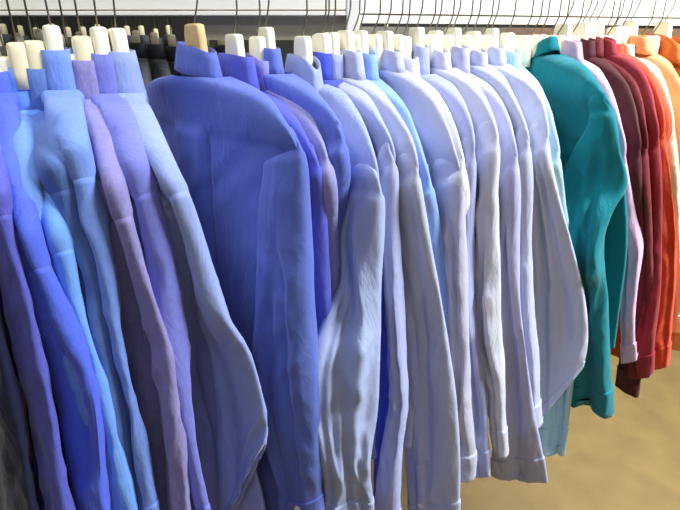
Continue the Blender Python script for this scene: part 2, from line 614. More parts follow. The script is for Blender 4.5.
def hanger(O2, ztop, sdir, nrm, E, C, farw, drop, mat, label, hn=1.0, d_arm=.70):
    root = empty('clothes_hanger', (O2[0], O2[1], ztop))
    tag(root, label, 'hanger', 'hangers on the front rail')
    S3 = np.array([sdir[0], sdir[1], 0]); N3 = np.array([nrm[0], nrm[1], 0]); Z3 = np.array([0, 0, 1.0])
    O3 = np.array([O2[0], O2[1], 0])
    mb = MB()
    hw = np.linalg.norm(C[:, :2] - O2, axis=1)
    n = 16
    path = []
    amax = min(hw.max(), .19) * d_arm
    for sgn in (-1, 1):
        half = []
        for i in range(1, n + 1):
            a = amax * i / n
            i1 = int(np.argmax(hw >= a + .010)) if (hw >= a + .010).any() else len(hw) - 1
            dv = (C[i1, :2] - O2); dv = dv / np.linalg.norm(dv)
            if sgn < 0: dv = -sdir
            z = min(C[i1, 2] - .022, ztop - .036 - .10 * a)
            half.append(np.array([O2[0] + dv[0] * a, O2[1] + dv[1] * a, z]))
        path = (half[::-1] if sgn < 0 else path + [O3 + Z3 * (ztop - .034)] + half)
    P = np.array(path)
    for _ in range(4):
        P[1:-1] = (P[:-2] + 2 * P[1:-1] + P[2:]) / 4
    rows = []
    for k, p in enumerate(P):
        e = 1 - .35 * abs(k - n) / n
        rows.append([p + N3 * .0068 * hn * e * math.cos(t) + Z3 * .011 * e * math.sin(t) for t in np.linspace(0, 2 * PI, 12, endpoint=False)])
    mb.grid(np.array(rows), True, True, True)
    mb.build('hanger_arms', mat, root)
    zt = ztop + .006
    c = O3 + Z3 * zt
    fe = MB(); nr_ = []
    for ss, nn, z in ((.021, .0080, -.048), (.019, .0085, -.030), (.0165, .0085, -.006), (.0155, .0082, .004), (.0145, .0075, .0075), (.010, .005, .009)):
        nr_.append([c + S3 * ss * (1.3 + .7 * (hn - 1)) * np.sign(math.cos(t)) * abs(math.cos(t)) ** .45 + N3 * nn * hn * np.sign(math.sin(t)) * abs(math.sin(t)) ** .45 + Z3 * z
                    for t in np.linspace(0, 2 * PI, 24, endpoint=False)])
    fe.grid(np.array(nr_), True, True, True)
    fe.build('neck', mat, root)
    off = S3 * .014
    zr = Z_RAIL
    zt2 = zt + .008
    pts = [c + Z3 * (-.006), c + Z3 * .006]
    z1 = zt2 + .022
    pts += [O3 + Z3 * (zt2 + .006) + S3 * .003, O3 + S3 * .013 + Z3 * (z1), O3 + S3 * .018 + Z3 * (z1 + .012)]
    pts += [O3 + S3 * .0185 + Z3 * (zr - .02), O3 + S3 * .018 + Z3 * zr]
    for k in range(1, 9):
        a = k / 8 * PI * 1.12
        pts.append(O3 + S3 * .018 * math.cos(a) + Z3 * (zr + .018 * math.sin(a)))
    hk = MB(); hk.tube(pts, .00125, 8)
    hk.build('hook', M_wire, root)
    return root


# ------------------------------------------------------------------ the shirts
BL = [
 dict(col=(-62, 110, 140), ridge=[(-50, 135), (-46, 170), (-40, 200), (-34, 230)], shoulder=[(-60, 135, -38, 135), (-58, 180, -32, 180), (-54, 225, -26, 222)],  # added shirt; its dark cloth stands in for the dark gap at lower left
      sleeve=[(-52, 250, -24, 245), (-46, 306, -8, 306), (-34, 380, 12, 385), (-15, 506, 34, 506), (0, 590, 60, 590)], so=-.01,
      fab=('ink_navy', (34, 38, 74), .02), label='ink navy shirt showing only as a dark sliver in the bottom left corner', hlabel='hanger of the ink navy shirt beyond the left edge'),
 dict(col=(-34, 96, 124), ridge=[(-25.0, 118.0), (-19.0, 160.0), (-13.0, 195.0)],
      shoulder=[(-34, 118, -14, 118), (-30, 160, -6, 160), (-26, 195, 2, 195)],
      sleeve=[(-24, 216, 4, 210), (-20, 306, 29, 306), (-4, 380, 47, 390), (22, 506, 67, 506), (40, 580, 95, 580)],
      hn=1.3, fab=('violet_blue', (88, 94, 190), .10), label='violet-blue shirt cut off by the left edge, in front of the royal blue one', hlabel='hanger at the extreme left, holding the cut-off violet-blue shirt'),
 dict(col=(-6, 68, 94), ridge=[(-5.0, 93.5), (1.0, 130.0), (9.0, 180.0), (20.0, 235.0)],
      shoulder=[(-14, 95, 6, 92), (-8, 130, 12, 130), (0, 180, 20, 180), (10, 235, 32, 235)],
      sleeve=[(14, 268, 41, 262), (28, 306, 60, 308), (42, 378, 88, 378), (66, 506, 104, 508), (85, 590, 125, 590)],
      hn=1.3, fab=('royal_blue', (82, 104, 222), .05), label='bright royal blue shirt beside the cut-off violet-blue one, sleeve seam low down', hlabel='cream hanger of the bright royal blue shirt at the left edge'),
 dict(col=(11, 78, 108), ridge=[(14.0, 111.0), (18.0, 150.0), (22.5, 195.0)],
      shoulder=[(6, 110, 24, 112), (10, 150, 28, 150), (14, 195, 33, 195)],
      sleeve=[(18, 220, 36, 214), (26, 260, 50, 262), (44, 310, 70, 315), (58, 380, 92, 390), (90, 510, 122, 510), (110, 580, 145, 580)],
      so=-0.02, hn=1.3, fab=('sky_medium', (112, 150, 224), .05), label='narrow sky-blue shirt with a low collar, right of the royal blue shirt', hlabel='cream hanger with its low neck at far left, above the narrow sky-blue shirt', cw=.8),
 dict(col=(22, 64, 104), ridge=[(27.0, 110.0), (33.5, 150.0), (41.0, 195.0), (50.5, 235.0)],
      shoulder=[(18, 108, 38, 112), (24, 150, 45, 150), (32, 195, 52, 195), (40, 235, 63, 235)],
      sleeve=[(42, 258, 67, 250), (54, 306, 79, 306), (70, 350, 100, 374), (96, 450, 118, 450), (112, 530, 138, 530), (122, 590, 150, 590)],
      so=-0.012, hn=1.6, fab=('clear_light_blue', (112, 160, 236), .04), label='clear light blue shirt squeezed between the sky-blue and steel blue shirts', hlabel='yellowish hanger neck above the clear light blue shirt in the left bunch', cw=.85, hmat=M_ivory, grooves=[(0.1, .05, .5, .012, .3)]),
 dict(col=(38, 62, 106), ridge=[(44.0, 111.0), (48.0, 140.0), (53.5, 169.0)],
      shoulder=[(34, 110, 56, 112), (38, 140, 60, 140), (46, 170, 63, 168)],
      sleeve=[(54, 190, 69, 184), (60, 224, 78, 224), (72, 260, 92, 256), (84, 300, 101, 298), (90, 341, 106, 341), (104, 424, 121, 424), (115, 510, 134, 510), (126, 580, 150, 580)],
      so=-0.02, hn=1.6, fab=('steel_blue', (90, 120, 186), .08), label='steel blue shirt between the clear light blue and the soft blue shirts', hlabel='large yellowish hanger neck above the steel blue shirt', hmat=M_ivory, cw=1.0),
 dict(col=(55, 47, 84), ridge=[(60.0, 90.0), (65.0, 120.0), (70.5, 152.5)],
      shoulder=[(52, 88, 70, 92), (56, 120, 76, 120), (62, 155, 81, 150)],
      sleeve=[(68, 182, 86, 172), (80, 220, 98, 222), (88, 260, 108, 262), (95, 320, 118, 330), (110, 420, 140, 430), (132, 540, 160, 540)],
      so=-0.012, hn=1.3, fab=('soft_blue', (116, 146, 222), .05), label='soft blue shirt with a tall narrow collar, left of the mauve shirt', hlabel='white hanger above the soft blue shirt with the tall collar'),
 dict(col=(74, 74, 104), ridge=[(79.0, 108.0), (82.5, 150.0), (87.5, 200.0)],
      shoulder=[(74, 108, 86, 108), (76, 150, 91, 150), (80, 200, 97, 200)],
      sleeve=[(84, 232, 99, 230), (88, 280, 102, 280), (95, 330, 110, 330), (105, 420, 125, 420), (120, 540, 145, 540)],
      hn=1.6, fab=('deep_navy', (44, 52, 140), .0), so=-0.06, label='deep navy shirt wedged in shadow just left of the mauve shirt', hlabel='wide cream hanger above the deep navy shirt', cw=.7),
 dict(col=(85, 57, 93), ridge=[(91.5, 99.0), (98.0, 145.0), (105.5, 187.5)],
      shoulder=[(83, 98, 102, 100), (88, 145, 110, 145), (94, 190, 119, 185)],
      sleeve=[(97, 224, 127, 213), (99, 265, 141, 262), (101, 310, 157, 310), (108, 350, 170, 352), (117, 400, 176, 405), (127, 450, 183, 450), (137, 510, 188, 510), (152, 590, 204, 590)],
      hn=1.6, fab=('mauve_heather', (138, 132, 188), .16), label='heathered mauve-grey shirt in the left bunch with a stitched sleeve seam', hlabel='broad cream hanger above the mauve-grey shirt', hmat=M_ivory,
      grooves=[(.25, .1, 1.1, .016, .22, .1)]),
 dict(col=(101, 48, 86), ridge=[(108.5, 93.5), (119.5, 130.0), (133.0, 169.0)],
      shoulder=[(101, 92, 118, 95), (110, 130, 131, 130), (125, 170, 143, 168)],
      sleeve=[(138, 200, 150, 190), (142, 230, 160, 228), (146, 265, 170, 265), (155, 310, 176, 310), (165, 360, 182, 360), (176, 450, 195, 450), (190, 540, 215, 540)],
      so=-0.012, hn=1.3, fab=('periwinkle', (118, 124, 206), .05), label='periwinkle shirt squeezed between the mauve-grey shirt and the pale periwinkle one', hlabel='white hanger above the squeezed periwinkle shirt'),
 dict(col=(119, 49, 84), ridge=[(127.0, 93.0), (136.5, 115.0), (152.5, 153.5), (164.0, 180.0)],
      shoulder=[(119, 90, 137, 96), (128, 115, 147, 115), (144, 155, 163, 152), (156, 185, 174, 175)],
      sleeve=[(165, 206, 181, 188), (169, 228, 196, 228), (171, 265, 208, 265), (172, 300, 223, 310), (175, 350, 249, 353), (179, 400, 263, 400), (184, 470, 267, 425), (195, 590, 265, 443)],
      low=[(190, 240, -.06), (205, 300, -.07), (232, 400, -.07), (262, 500, -.07), (272, 590, -.07)], cuffat=.955,
      hn=1.3, fab=('pale_periwinkle', (146, 162, 218), .03), label='pale periwinkle shirt closing the left bunch, its wide sleeve edge cut slanting over the gap', hlabel='white hanger above the pale periwinkle shirt at the end of the left bunch', grooves=[(-.35, .02, 1.1, .016, .3, -.3)], sfold=.6),
]
MD = [
 dict(col=(196, 45, 72), ridge=[(222, 77), (244, 85), (261, 94), (273, 105), (282, 118), (292, 133), (299, 150)],
      sleeve=[(266, 160, 302, 151), (263, 200, 307, 200, .004, .006), (259, 300, 312, 300, .01, .02), (256, 385, 317, 385, .01, .024), (266, 440, 319, 440, .01, .02), (281, 490, 320, 492, .005, .01), (284, 520, 321, 520)],
      fab=('cornflower', (92, 110, 192), .03), pleat=(-.03, .045), label='cornflower blue shirt showing its whole back with a box pleat, left of centre', hlabel='tan wooden hanger of the blue shirt showing its whole back', hmat=M_wood, neck=.014, tuck=.025, fold=2.0, sb=.02,
      buttons=[(.925, .3)], nseg=260, cw=1.08, hem=ZC - .93, grooves=[(-.1, .15, 1.1, .008, .3)]),
 dict(col=(235, 53, 88), cw=1.25, ridge=[(253, 90), (275, 100), (290, 114), (302, 131), (312, 150), (318, 168)],
      sleeve=[(300, 176, 320, 169), (301, 220, 325, 220), (302, 290, 329, 290), (302, 400, 330, 400), (302, 500, 328, 500), (302, 530, 328, 530)], so=-0.022,
      fab=('indigo_blue', (84, 92, 192), .03), label='indigo blue shirt directly right of the shirt showing its whole back', hlabel='cream hanger of the indigo blue shirt'),
 dict(col=(258, 55, 86), ridge=[(274, 90), (292, 100), (307, 114), (319, 135), (328, 163)],
      sleeve=[(314, 172, 330, 165), (317, 240, 336, 240), (319, 400, 338, 400), (319, 520, 338, 520)], so=-0.045,
      fab=('mauve_blue', (144, 144, 204), .05), label='mauve-blue shirt with a narrow collar, third shirt right of the bunch gap', hlabel='cream hanger of the mauve-blue shirt with a narrow collar', cw=.9),
 dict(col=(266, 46, 70), ridge=[(284, 74), (302, 83), (318, 97), (332, 112), (340, 129), (343, 145)],
      sleeve=[(326, 152, 345, 146), (325, 223, 342, 223), (322, 277, 341, 277), (322, 400, 343, 400), (322, 520, 343, 520)], so=-0.06,
      fab=('medium_blue', (98, 116, 208), .03), label='medium blue shirt just left of the grey-blue shirt with the mounded collar', hlabel='cream hanger of the medium blue shirt beside the mounded collar', cw=.9),
 dict(col=(303, 54, 82), ridge=[(332, 84), (345, 93), (354, 107), (363, 123), (371, 145), (378, 178)],
      sleeve=[(352, 190, 382, 196, .006), (343, 228, 383, 223, .006), (340, 281, 381, 285), (329, 305, 381, 325, 0, .02), (314, 345, 380, 345, .01, .045), (307, 395, 378, 400, .012, .06), (318, 452, 370, 465, .01, .05), (324, 500, 373, 500, .0, .03), (326, 525, 373, 525, 0, .03)],
      beta=12, fab=('grey_blue', (158, 170, 210), .03), cw=1.05, mound=.012, sb=.02, label='grey-blue shirt with a soft mounded collar, its sleeve flaring out left', hlabel='cream hanger of the grey-blue shirt with the mounded collar',
      grooves=[(-.15, .3, 1.1, .016, .18, .1), (.5, .5, 1.1, .010, .2, .4)], sfold=1.2),
 dict(col=(322, 51, 74), reach=.86, ridge=[(334, 80), (349, 94), (360, 111), (370, 137), (376, 172)],
      sleeve=[(366, 195, 380, 187), (372, 225, 384, 222), (376, 260, 390, 260), (378, 306, 392, 306), (378, 400, 394, 400), (374, 505, 391, 505), (374, 540, 391, 540)], so=-0.03,
      fab=('ultramarine', (72, 88, 210), .02), label='narrow ultramarine blue strip of shirt just right of the flared grey-blue sleeve', hlabel='cream hanger of the narrow ultramarine shirt', cw=.8),
 dict(col=(331, 50, 76), reach=.95, ridge=[(343, 82), (356, 90), (370, 103), (381, 120), (389, 135), (394, 152)],
      sleeve=[(378, 182, 395, 165), (381, 223, 397, 223), (387, 306, 401, 306), (390, 350, 403, 350), (391, 400, 406, 407), (384, 440, 402, 440), (376, 510, 399, 510), (376, 540, 399, 540)],
      so=-0.006, fab=('lilac_blue', (166, 174, 218), .02), label='lilac-blue shirt, its elbow corner poking out left of the grey cuff with a button', hlabel='white hanger of the lilac-blue shirt', cw=.85),
 dict(col=(345, 48, 72), ridge=[(357, 78), (374, 88), (389, 103), (400, 118), (409, 133), (415, 150), (418, 170)],
      sleeve=[(396, 182, 419, 178), (397, 223, 428, 230), (399, 306, 441, 300), (401, 350, 449, 350), (403, 415, 457, 410), (406, 465, 460, 465), (410, 520, 459, 520)],
      fab=('silver_lilac', (178, 184, 212), .02), buttons=[(.93, -.3)], placket=(-.3, .2, .80), cuffat=.93, label='silver-lilac shirt whose long wide sleeve ends in a buttoned placket at the bottom', hlabel='white hanger of the silver-lilac shirt with the buttoned placket', grooves=[(.3, .0, .5, .006, .3)], sfold=.7),
 dict(col=(359, 48, 73), ridge=[(370, 78), (388, 90), (403, 105), (415, 130), (424, 158), (430, 185)],
      sleeve=[(418, 196, 432, 188), (425, 223, 438, 223), (432, 265, 444, 265), (438, 306, 450, 306), (443, 380, 456, 380), (446, 450, 463, 455), (446, 480, 463, 480)],
      fab=('baby_blue', (138, 172, 240), .02), so=-0.035, label='baby blue shirt seen as a thin strip behind the long silver-lilac sleeve', hlabel='white hanger of the baby blue shirt'),
 dict(col=(384, 48, 68), ridge=[(400, 70), (415, 79), (428, 91), (438, 105), (447, 124), (455, 150), (460, 170)],
      sleeve=[(434, 184, 463, 178), (438, 223, 464, 223), (443, 265, 466, 265), (447, 306, 467, 306), (449, 360, 469, 360), (452, 411, 470, 411), (455, 455, 475, 460), (456, 475, 474, 478)],
      fab=('dove_grey', (182, 184, 208), .03), label='dove grey shirt with a square grey collar in front of a white one', hlabel='cream hanger of the dove grey shirt with the square collar'),
 dict(col=(403, 53, 75), ridge=[(417, 78), (430, 88), (442, 102), (452, 120), (460, 145), (464, 165)],
      sleeve=[(448, 178, 465, 170), (452, 240, 468, 240), (456, 360, 470, 360), (460, 455, 476, 455)], so=-0.04,
      fab=('white_shirting', (222, 222, 230), .0), label='white shirt whose rounded white collar pokes out right of the square grey collar', hlabel='white hanger of the white shirt behind the dove grey one'),
 dict(col=(416, 44, 70), ridge=[(433, 74), (448, 84), (461, 99), (469, 116), (473, 132), (474, 150)],
      sleeve=[(455, 172, 475, 160), (458, 211, 473, 211), (460, 300, 473, 300), (463, 400, 486, 400), (464, 470, 489, 476)],
      so=-0.02, fab=('lavender_blue', (166, 174, 220), .02), label='lavender-blue shirt left of the crumpled white sleeve, middle of the rail', hlabel='white hanger of the lavender-blue shirt', cw=.95),
 dict(col=(434, 47, 68), ridge=[(449, 68), (467, 77), (482, 94), (491, 112), (497, 132), (498, 145)],
      sleeve=[(476, 152, 499, 146), (480, 195, 497, 195), (474, 210, 498, 210), (477, 232, 498, 232), (471, 265, 500, 265), (469, 306, 500, 306), (472, 353, 502, 353), (487, 390, 504, 386), (489, 419, 505, 419), (494, 450, 507, 455)],
      fab=('ivory_white', (202, 204, 222), .0), sfold=1.5, label='off-white shirt with a crumpled pinched sleeve bending at the elbow', hlabel='white hanger of the off-white shirt with the crumpled sleeve'),
 dict(col=(452, 44, 68), ridge=[(467, 73), (484, 83), (497, 96), (508, 116), (514, 138), (517, 160)],
      sleeve=[(499, 172, 518, 165), (499, 240, 519, 240), (499, 300, 520, 300), (499, 353, 526, 353), (498, 415, 535, 415), (492, 455, 543, 455), (492, 474, 547, 482)],
      fab=('pale_lilac', (176, 178, 216), .02), label='pale lilac shirt with the lowest square cuff of the pale shirts, above bare floor', hlabel='white hanger of the pale lilac shirt', cuffat=.90, grooves=[(.2, .3, 1.1, .006, .3)]),
 dict(col=(472, 47, 68), ridge=[(483, 65), (497, 74), (511, 92), (520, 110), (527, 129), (529, 145)],
      sleeve=[(514, 160, 530, 150), (515, 240, 531, 240), (517, 306, 533, 306), (523, 360, 538, 360), (526, 400, 539, 400), (527, 425, 541, 425)],
      so=-0.025, fab=('pearl_grey', (182, 188, 214), .02), label='pearl grey shirt seen as a thin strip left of the big billowing white sleeve', hlabel='white hanger of the pearl grey shirt'),
 dict(col=(490, 44, 64), ridge=[(502, 64), (518, 73), (534, 86), (543, 101), (547, 118), (548, 140)],
      sleeve=[(527, 152, 549, 145), (529, 200, 560, 200), (530, 240, 571, 240), (531, 306, 586, 306), (532, 335, 588, 330), (534, 380, 587, 350), (537, 424, 583, 368)],
      fab=('cool_white', (196, 202, 228), .0), label='cool white shirt with a big billowing sleeve overlapping the teal shirt', hlabel='white hanger of the cool white shirt with the billowing sleeve', cuffat=.955, sfold=.6, grooves=[(-.5, .0, .6, .010, .25, -.3)]),
 dict(col=(506, 48, 63), ridge=[(516, 67), (533, 80), (546, 100), (555, 130), (559, 155)],
      sleeve=[(544, 165, 560, 160), (546, 200, 565, 200), (546, 300, 580, 300), (540, 390, 573, 388), (538, 452, 564, 455)], so=-0.06,
      fab=('pale_aqua', (176, 216, 228), .0), label='pale aqua shirt between the billowing white sleeve and the teal shirt', hlabel='white hanger of the pale aqua shirt'),
]
RT = [
 dict(col=(538, 45, 58), ridge=[(558, 54), (577, 62), (590, 74), (601, 89), (608, 101), (612, 110)],
      low=[(618, 150, .0), (624, 185, .006), (627, 240, .012), (620, 305, .008), (611, 362, .008)],
      sleeve=[(590, 116, 613, 112), (574, 150, 620, 150), (560, 186, 626, 190), (564, 202, 616, 206), (568, 232, 606, 230), (566, 300, 608, 300), (566, 360, 610, 360), (567, 400, 613, 414)], so=.016, sb=.018, thick=.022, tuck=.02, head=14, 
      tilt=.42, cw=1.15, cb=.8, fab=('teal_knit', (6, 122, 134), .04, .15, .85), sfold=2.0, label='teal shirt standing out right of the white ones, back and crumpled sleeve in full view', hlabel='white hanger of the teal shirt', rumple=(.17, .006), neck=.004),
 dict(col=(562, 38, 54), reach=.985, cw=1.4, ridge=[(578, 59), (593, 66), (605, 79), (614, 98), (620, 120), (625, 155)],
      sleeve=[(606, 168, 627, 165), (614, 220, 636, 215), (622, 262, 643, 248), (621, 285, 638, 285), (620, 320, 635, 320), (622, 362, 636, 360)],
      so=-.008, fab=('lavender_pink', (214, 180, 214), .0), label='lavender-pink shirt directly behind the teal shirt', hlabel='white hanger of the lavender-pink shirt'),
 dict(col=(580, 37, 50), ridge=[(596, 56), (610, 66), (624, 80), (633, 100), (638, 125), (640, 150)],
      sleeve=[(626, 165, 641, 158), (632, 250, 648, 250), (624, 320, 646, 320), (616, 385, 638, 396)], so=-.04,
      fab=('dark_maroon', (74, 22, 28), .0), label='dark maroon shirt, darkest of the reds, next to the lavender-pink shirt', hlabel='cream hanger of the dark maroon shirt', cw=1.1),
 dict(col=(586, 36, 49), ridge=[(604, 55), (618, 63), (632, 77), (641, 97), (645, 120), (647, 150)],
      sleeve=[(634, 162, 648, 155), (638, 250, 653, 250), (632, 320, 654, 320), (628, 375, 650, 376)], so=-.01,
      fab=('wine_red', (112, 26, 36), .0), label='wine red shirt between the dark maroon and the crimson shirts', hlabel='cream hanger of the wine red shirt'),
 dict(col=(594, 35, 50), cw=1.6, ridge=[(609, 50), (626, 57), (641, 70), (650, 87), (655, 110), (658, 140)],
      sleeve=[(642, 155, 660, 148), (645, 240, 662, 240), (642, 300, 660, 300), (636, 340, 655, 340), (638, 374, 653, 372)],
      fab=('crimson', (150, 38, 50), .0), label='crimson shirt with a wide dark red collar, right of the teal shirt', hlabel='cream hanger of the crimson shirt'),
 dict(col=(612, 41, 52), ridge=[(622, 54), (640, 63), (652, 78), (660, 98), (664, 130)],
      sleeve=[(648, 146, 666, 140), (654, 200, 673, 200), (656, 280, 676, 280), (648, 330, 672, 325), (646, 368, 669, 364)],
      fab=('orange_red', (214, 76, 44), .0), sfold=1.8, label='orange-red shirt with a crumpled sleeve, right of the crimson one', hlabel='cream hanger of the orange-red shirt', cw=.9),
 dict(col=(620, 40, 52), ridge=[(633, 56), (650, 64), (662, 78), (669, 98), (673, 130)],
      sleeve=[(660, 146, 676, 140), (666, 230, 682, 230), (668, 330, 686, 330)], so=-.012,
      fab=('cream_cloth', (244, 222, 190), .0), label='cream shirt seen as a thin bright rim between the orange-red and peach shirts', hlabel='cream hanger of the cream shirt'),
 dict(col=(628, 34, 49), cw=1.6, ridge=[(647, 51), (662, 58), (675, 72), (684, 92), (690, 125)],
      sleeve=[(670, 140, 694, 135), (672, 230, 698, 230), (671, 300, 700, 300), (672, 348, 700, 348)],
      fab=('peach', (236, 166, 112), .0), label='peach shirt at the right edge with a tall folded collar', hlabel='cream hanger of the peach shirt'),
 dict(col=(662, 34, 48), ridge=[(690, 54), (702, 62), (713, 78), (720, 100), (724, 130)],
      sleeve=[(700, 145, 728, 140), (702, 250, 730, 250), (702, 340, 730, 340)], cw=1.2,
      fab=('burnt_orange', (206, 112, 42), .0), label='burnt orange shirt whose wide collar is cut by the right edge of the picture', hlabel='cream hanger of the burnt orange shirt', mound=.01),
]
for i, d in enumerate(BL + MD + RT):
    d['seed'] = 3.17 * i + 1.3
    shirt(d)

# ------------------------------------------------------------------ front rail
Rdir = np.array([1, RS, 0]) / math.hypot(1, RS)
Rnor = np.array([-Rdir[1], Rdir[0], 0])


def railpt(s, z, off=0.0):
    """s metres along the rail from the cornflower shirt"""
    return np.array([RX, RY, 0]) + Rdir * s + Rnor * off + np.array([0, 0, z])


rr = empty('clothes_rail', railpt(0, 0))
tag(rr, 'chrome clothes rail just above the picture that carries all the shirts', 'clothes rail')
mb = MB(); mb.tube([railpt(-.95, Z_RAIL), railpt(2.4, Z_RAIL)], .0145, 20); mb.build('rail_tube', M_rail, rr)
for s in (-.9, 2.35):
    mb = MB(); mb.tube([railpt(s, .002), railpt(s, Z_RAIL + .0)], .014, 16); mb.build('upright', M_rail, rr)
    mb = MB(); mb.tube([railpt(s, .02, -.24), railpt(s, .02, .24)], .014, 16); mb.build('foot', M_rail, rr)

# spare hangers crowded between the shirts
def spare(px, yaw, mat, label):
    kx, _ = ray(px, 40)
    y = plane_y(kx, 0); O2 = np.array([kx * y, y])
    sd_ = np.array([math.sin(yaw), -math.cos(yaw)]); nr = np.array([-sd_[1], sd_[0]])
    if nr[0] > 0: nr = -nr
    a = np.linspace(.02, .18, 30)
    zt = ZC - .006
    C = np.zeros((30, 3)); C[:, :2] = O2 + np.outer(a, sd_); C[:, 2] = zt - .035 - .62 * a
    hanger(O2, zt, sd_, nr, None, C, a, None, mat, label, d_arm=.45)


for px in (322, 352, 372, 394, 426, 444, 462, 482, 521, 530, 548, 556, 570, 600, 606, 640, 650):
    spare(px, .75 - .3 * (px - 320) / 300, M_cream, 'plain white hanger crowded in between the shirts on the front rail')

# ------------------------------------------------------------------ back rack with dark coats
def dark_coat(mat, hmat):
    """jacket built around the origin hanging across y, about 1 m long"""
    root = empty('dark_jacket', (0, 0, 0))
    lev, ns_ = 26, 40
    th = np.linspace(0, 2 * PI, ns_, endpoint=False)
    rows = []
    for i in range(lev):
        k = i / (lev - 1)
        dz = .85 * k ** 1.5
        hw = .05 + .17 * min(1, (dz / .11)) ** .6 if dz < .11 else .22
        b = .022 + .006 * k
        f = .006 * ridge(np.cos(th) * hw * 12 + 4, np.full(ns_, k * 3)) * min(1, k * 2)
        r = np.zeros((ns_, 3))
        r[:, 1] = np.cos(th) * hw
        r[:, 0] = np.sign(np.sin(th)) * np.abs(np.sin(th)) ** .75 * b + f
        r[:, 2] = -.03 - dz
        rows.append(r)
    mb = MB(); mb.grid(np.array(rows), True, True, True); mb.build('body', mat, root)
    cr = []
    for a, b, z in ((.040, .016, .004), (.040, .019, .004), (.050, .024, -.030), (.046, .02, -.030)):
        cr.append([(b * math.sin(t), a * math.cos(t), z) for t in np.linspace(0, 2 * PI, 24, endpoint=False)])
    mb = MB(); mb.grid(np.array(cr), True); mb.build('collar', mat, root)
    for s in (-1, 1):
        rws = []
        for i in range(16):
            u = i / 15
            a = .055 * (.4 if i == 0 else 1) * (1 - .2 * u)
            rws.append([(.024 * (.5 if i == 0 else 1) * math.sin(t) + .004 * math.sin(t * 3 + u * 9), s * (.205 + .02 * math.sin(u * 2)) + a * math.cos(t), -.10 - .6 * u)
                        for t in np.linspace(0, 2 * PI, 20, endpoint=False)])
        mb = MB(); mb.grid(np.array(rws), True, True, True); mb.build('sleeve', mat, root)
    h = empty('clothes_hanger', (0, 0, 0))
    rows = []
    for i in range(21):
        s = -.13 + .26 * i / 20
        cr_ = 0.0
        z = -.012 - .55 * abs(s)
        hgt = .009 + .020 * cr_
        rows.append([(.0075 * math.cos(t), s, z - .012 + hgt * math.sin(t)) for t in np.linspace(0, 2 * PI, 10, endpoint=False)])
    mb = MB(); mb.grid(np.array(rows), True, True, True); mb.build('hanger_arms', hmat, h)
    nr_ = []
    for ss, nn, z in ((.017, .0085, -.02), (.016, .0085, .022), (.0145, .008, .030), (.009, .004, .032)):
        nr_.append([(nn * np.sign(math.sin(t)) * abs(math.sin(t)) ** .45, ss * np.sign(math.cos(t)) * abs(math.cos(t)) ** .45, z) for t in np.linspace(0, 2 * PI, 20, endpoint=False)])
    mb = MB(); mb.grid(np.array(nr_), True, True, True); mb.build('neck', hmat, h)
    pts = [(0, 0, .03), (0, -.002, .05), (0, -.014, .066), (0, -.017, .08)]
    for k in range(9):
        a = k / 8 * PI * 1.1
        pts.append((0, -.017 * math.cos(a), .094 + .017 * math.sin(a)))
    mb = MB(); mb.tube(pts, .0016, 6); mb.build('hook', M_wire, h)
    return root, h


def copy_tree(o, parent=None):
    c = o.copy(); COL.objects.link(c)
    if parent is not None: c.parent = parent
    for ch in [x for x in list(bpy.data.objects) if x.parent == o]:
        copy_tree(ch, c)
    return c


BR = .62       # back rack stands this far behind the front rail
ZB = ZC - .014
charcoal = fabric('charcoal', (52, 54, 60), .05)
navyc = fabric('midnight', (40, 46, 80), .05)
coat, hang = dark_coat(charcoal, M_ivory)
srcs = [(coat, hang)]
NB = 15
ROWS = [(BR, 0.0, -.62, 20), (BR + .42, .022, -.95, 26)]
ang = math.atan2(RS, 1)
first = True
for off, up, st0, cnt in ROWS:
    back = 'back rack' if off == BR else 'farthest rack'
    for i in range(cnt):
        if first: c, h = coat, hang
        else: c, h = copy_tree(coat), copy_tree(hang)
        first = False
        p = railpt(st0 + i * .042, ZB + up + .006 * math.sin(i * 2.3), off)
        for o in (c, h):
            o.location = tuple(p); o.rotation_euler = (0, 0, ang + .05 * math.sin(i * 1.7))
        if off == BR:
            tag(c, 'dark charcoal jacket on the nearer back rack, glimpsed behind the blue shirts', 'jacket', 'dark jackets on the back rack')
            tag(h, 'ivory hanger with a dark jacket on the nearer back rack', 'hanger', 'hangers on the back rack')
        else:
            tag(c, 'dark jacket on the farthest rack, barely seen between hanger necks at upper left', 'jacket', 'dark jackets on the farthest rack')
            tag(h, 'ivory hanger on the farthest rack, its neck just under the white board', 'hanger', 'hangers on the farthest rack')
rf = empty('clothes_rail', railpt(-.4, 0, BR + .42))
tag(rf, 'steel rail of the farthest rack, hidden high behind the white board', 'clothes rail')
mb = MB(); mb.tube([railpt(-1.05, ZB + .11, BR + .42), railpt(.92, ZB + .11, BR + .42)], .012, 16); mb.build('rail_tube', M_wire, rf)
for s_ in (-1.03, .9):
    mb = MB(); mb.tube([railpt(s_, .002, BR + .42), railpt(s_, ZB + .11, BR + .42)], .013, 12); mb.build('upright', M_wire, rf)
rb = empty('clothes_rail', railpt(0, 0, BR))
tag(rb, 'dark steel rail of the back rack, behind the shirts and under the white board', 'clothes rail')
mb = MB(); mb.tube([railpt(-.8, ZB + .094, BR), railpt(.92, ZB + .094, BR)], .012, 16); mb.build('rail_tube', M_wire, rb)
for s in (-.78, .90):
    mb = MB(); mb.tube([railpt(s, .002, BR), railpt(s, ZB + .094, BR)], .013, 12); mb.build('upright', M_wire, rb)

# ------------------------------------------------------------------ boards / fixtures behind
def board(name, x0, x1, y, z0, z1, mat, rot=0, th=.03):
    mb = MB(); mb.box((x0, y, z0), (x1, y + th, z1)); return mb


Yb = 1.22


def zof(py, y):
    return ZC + ray(340, py)[1] * y


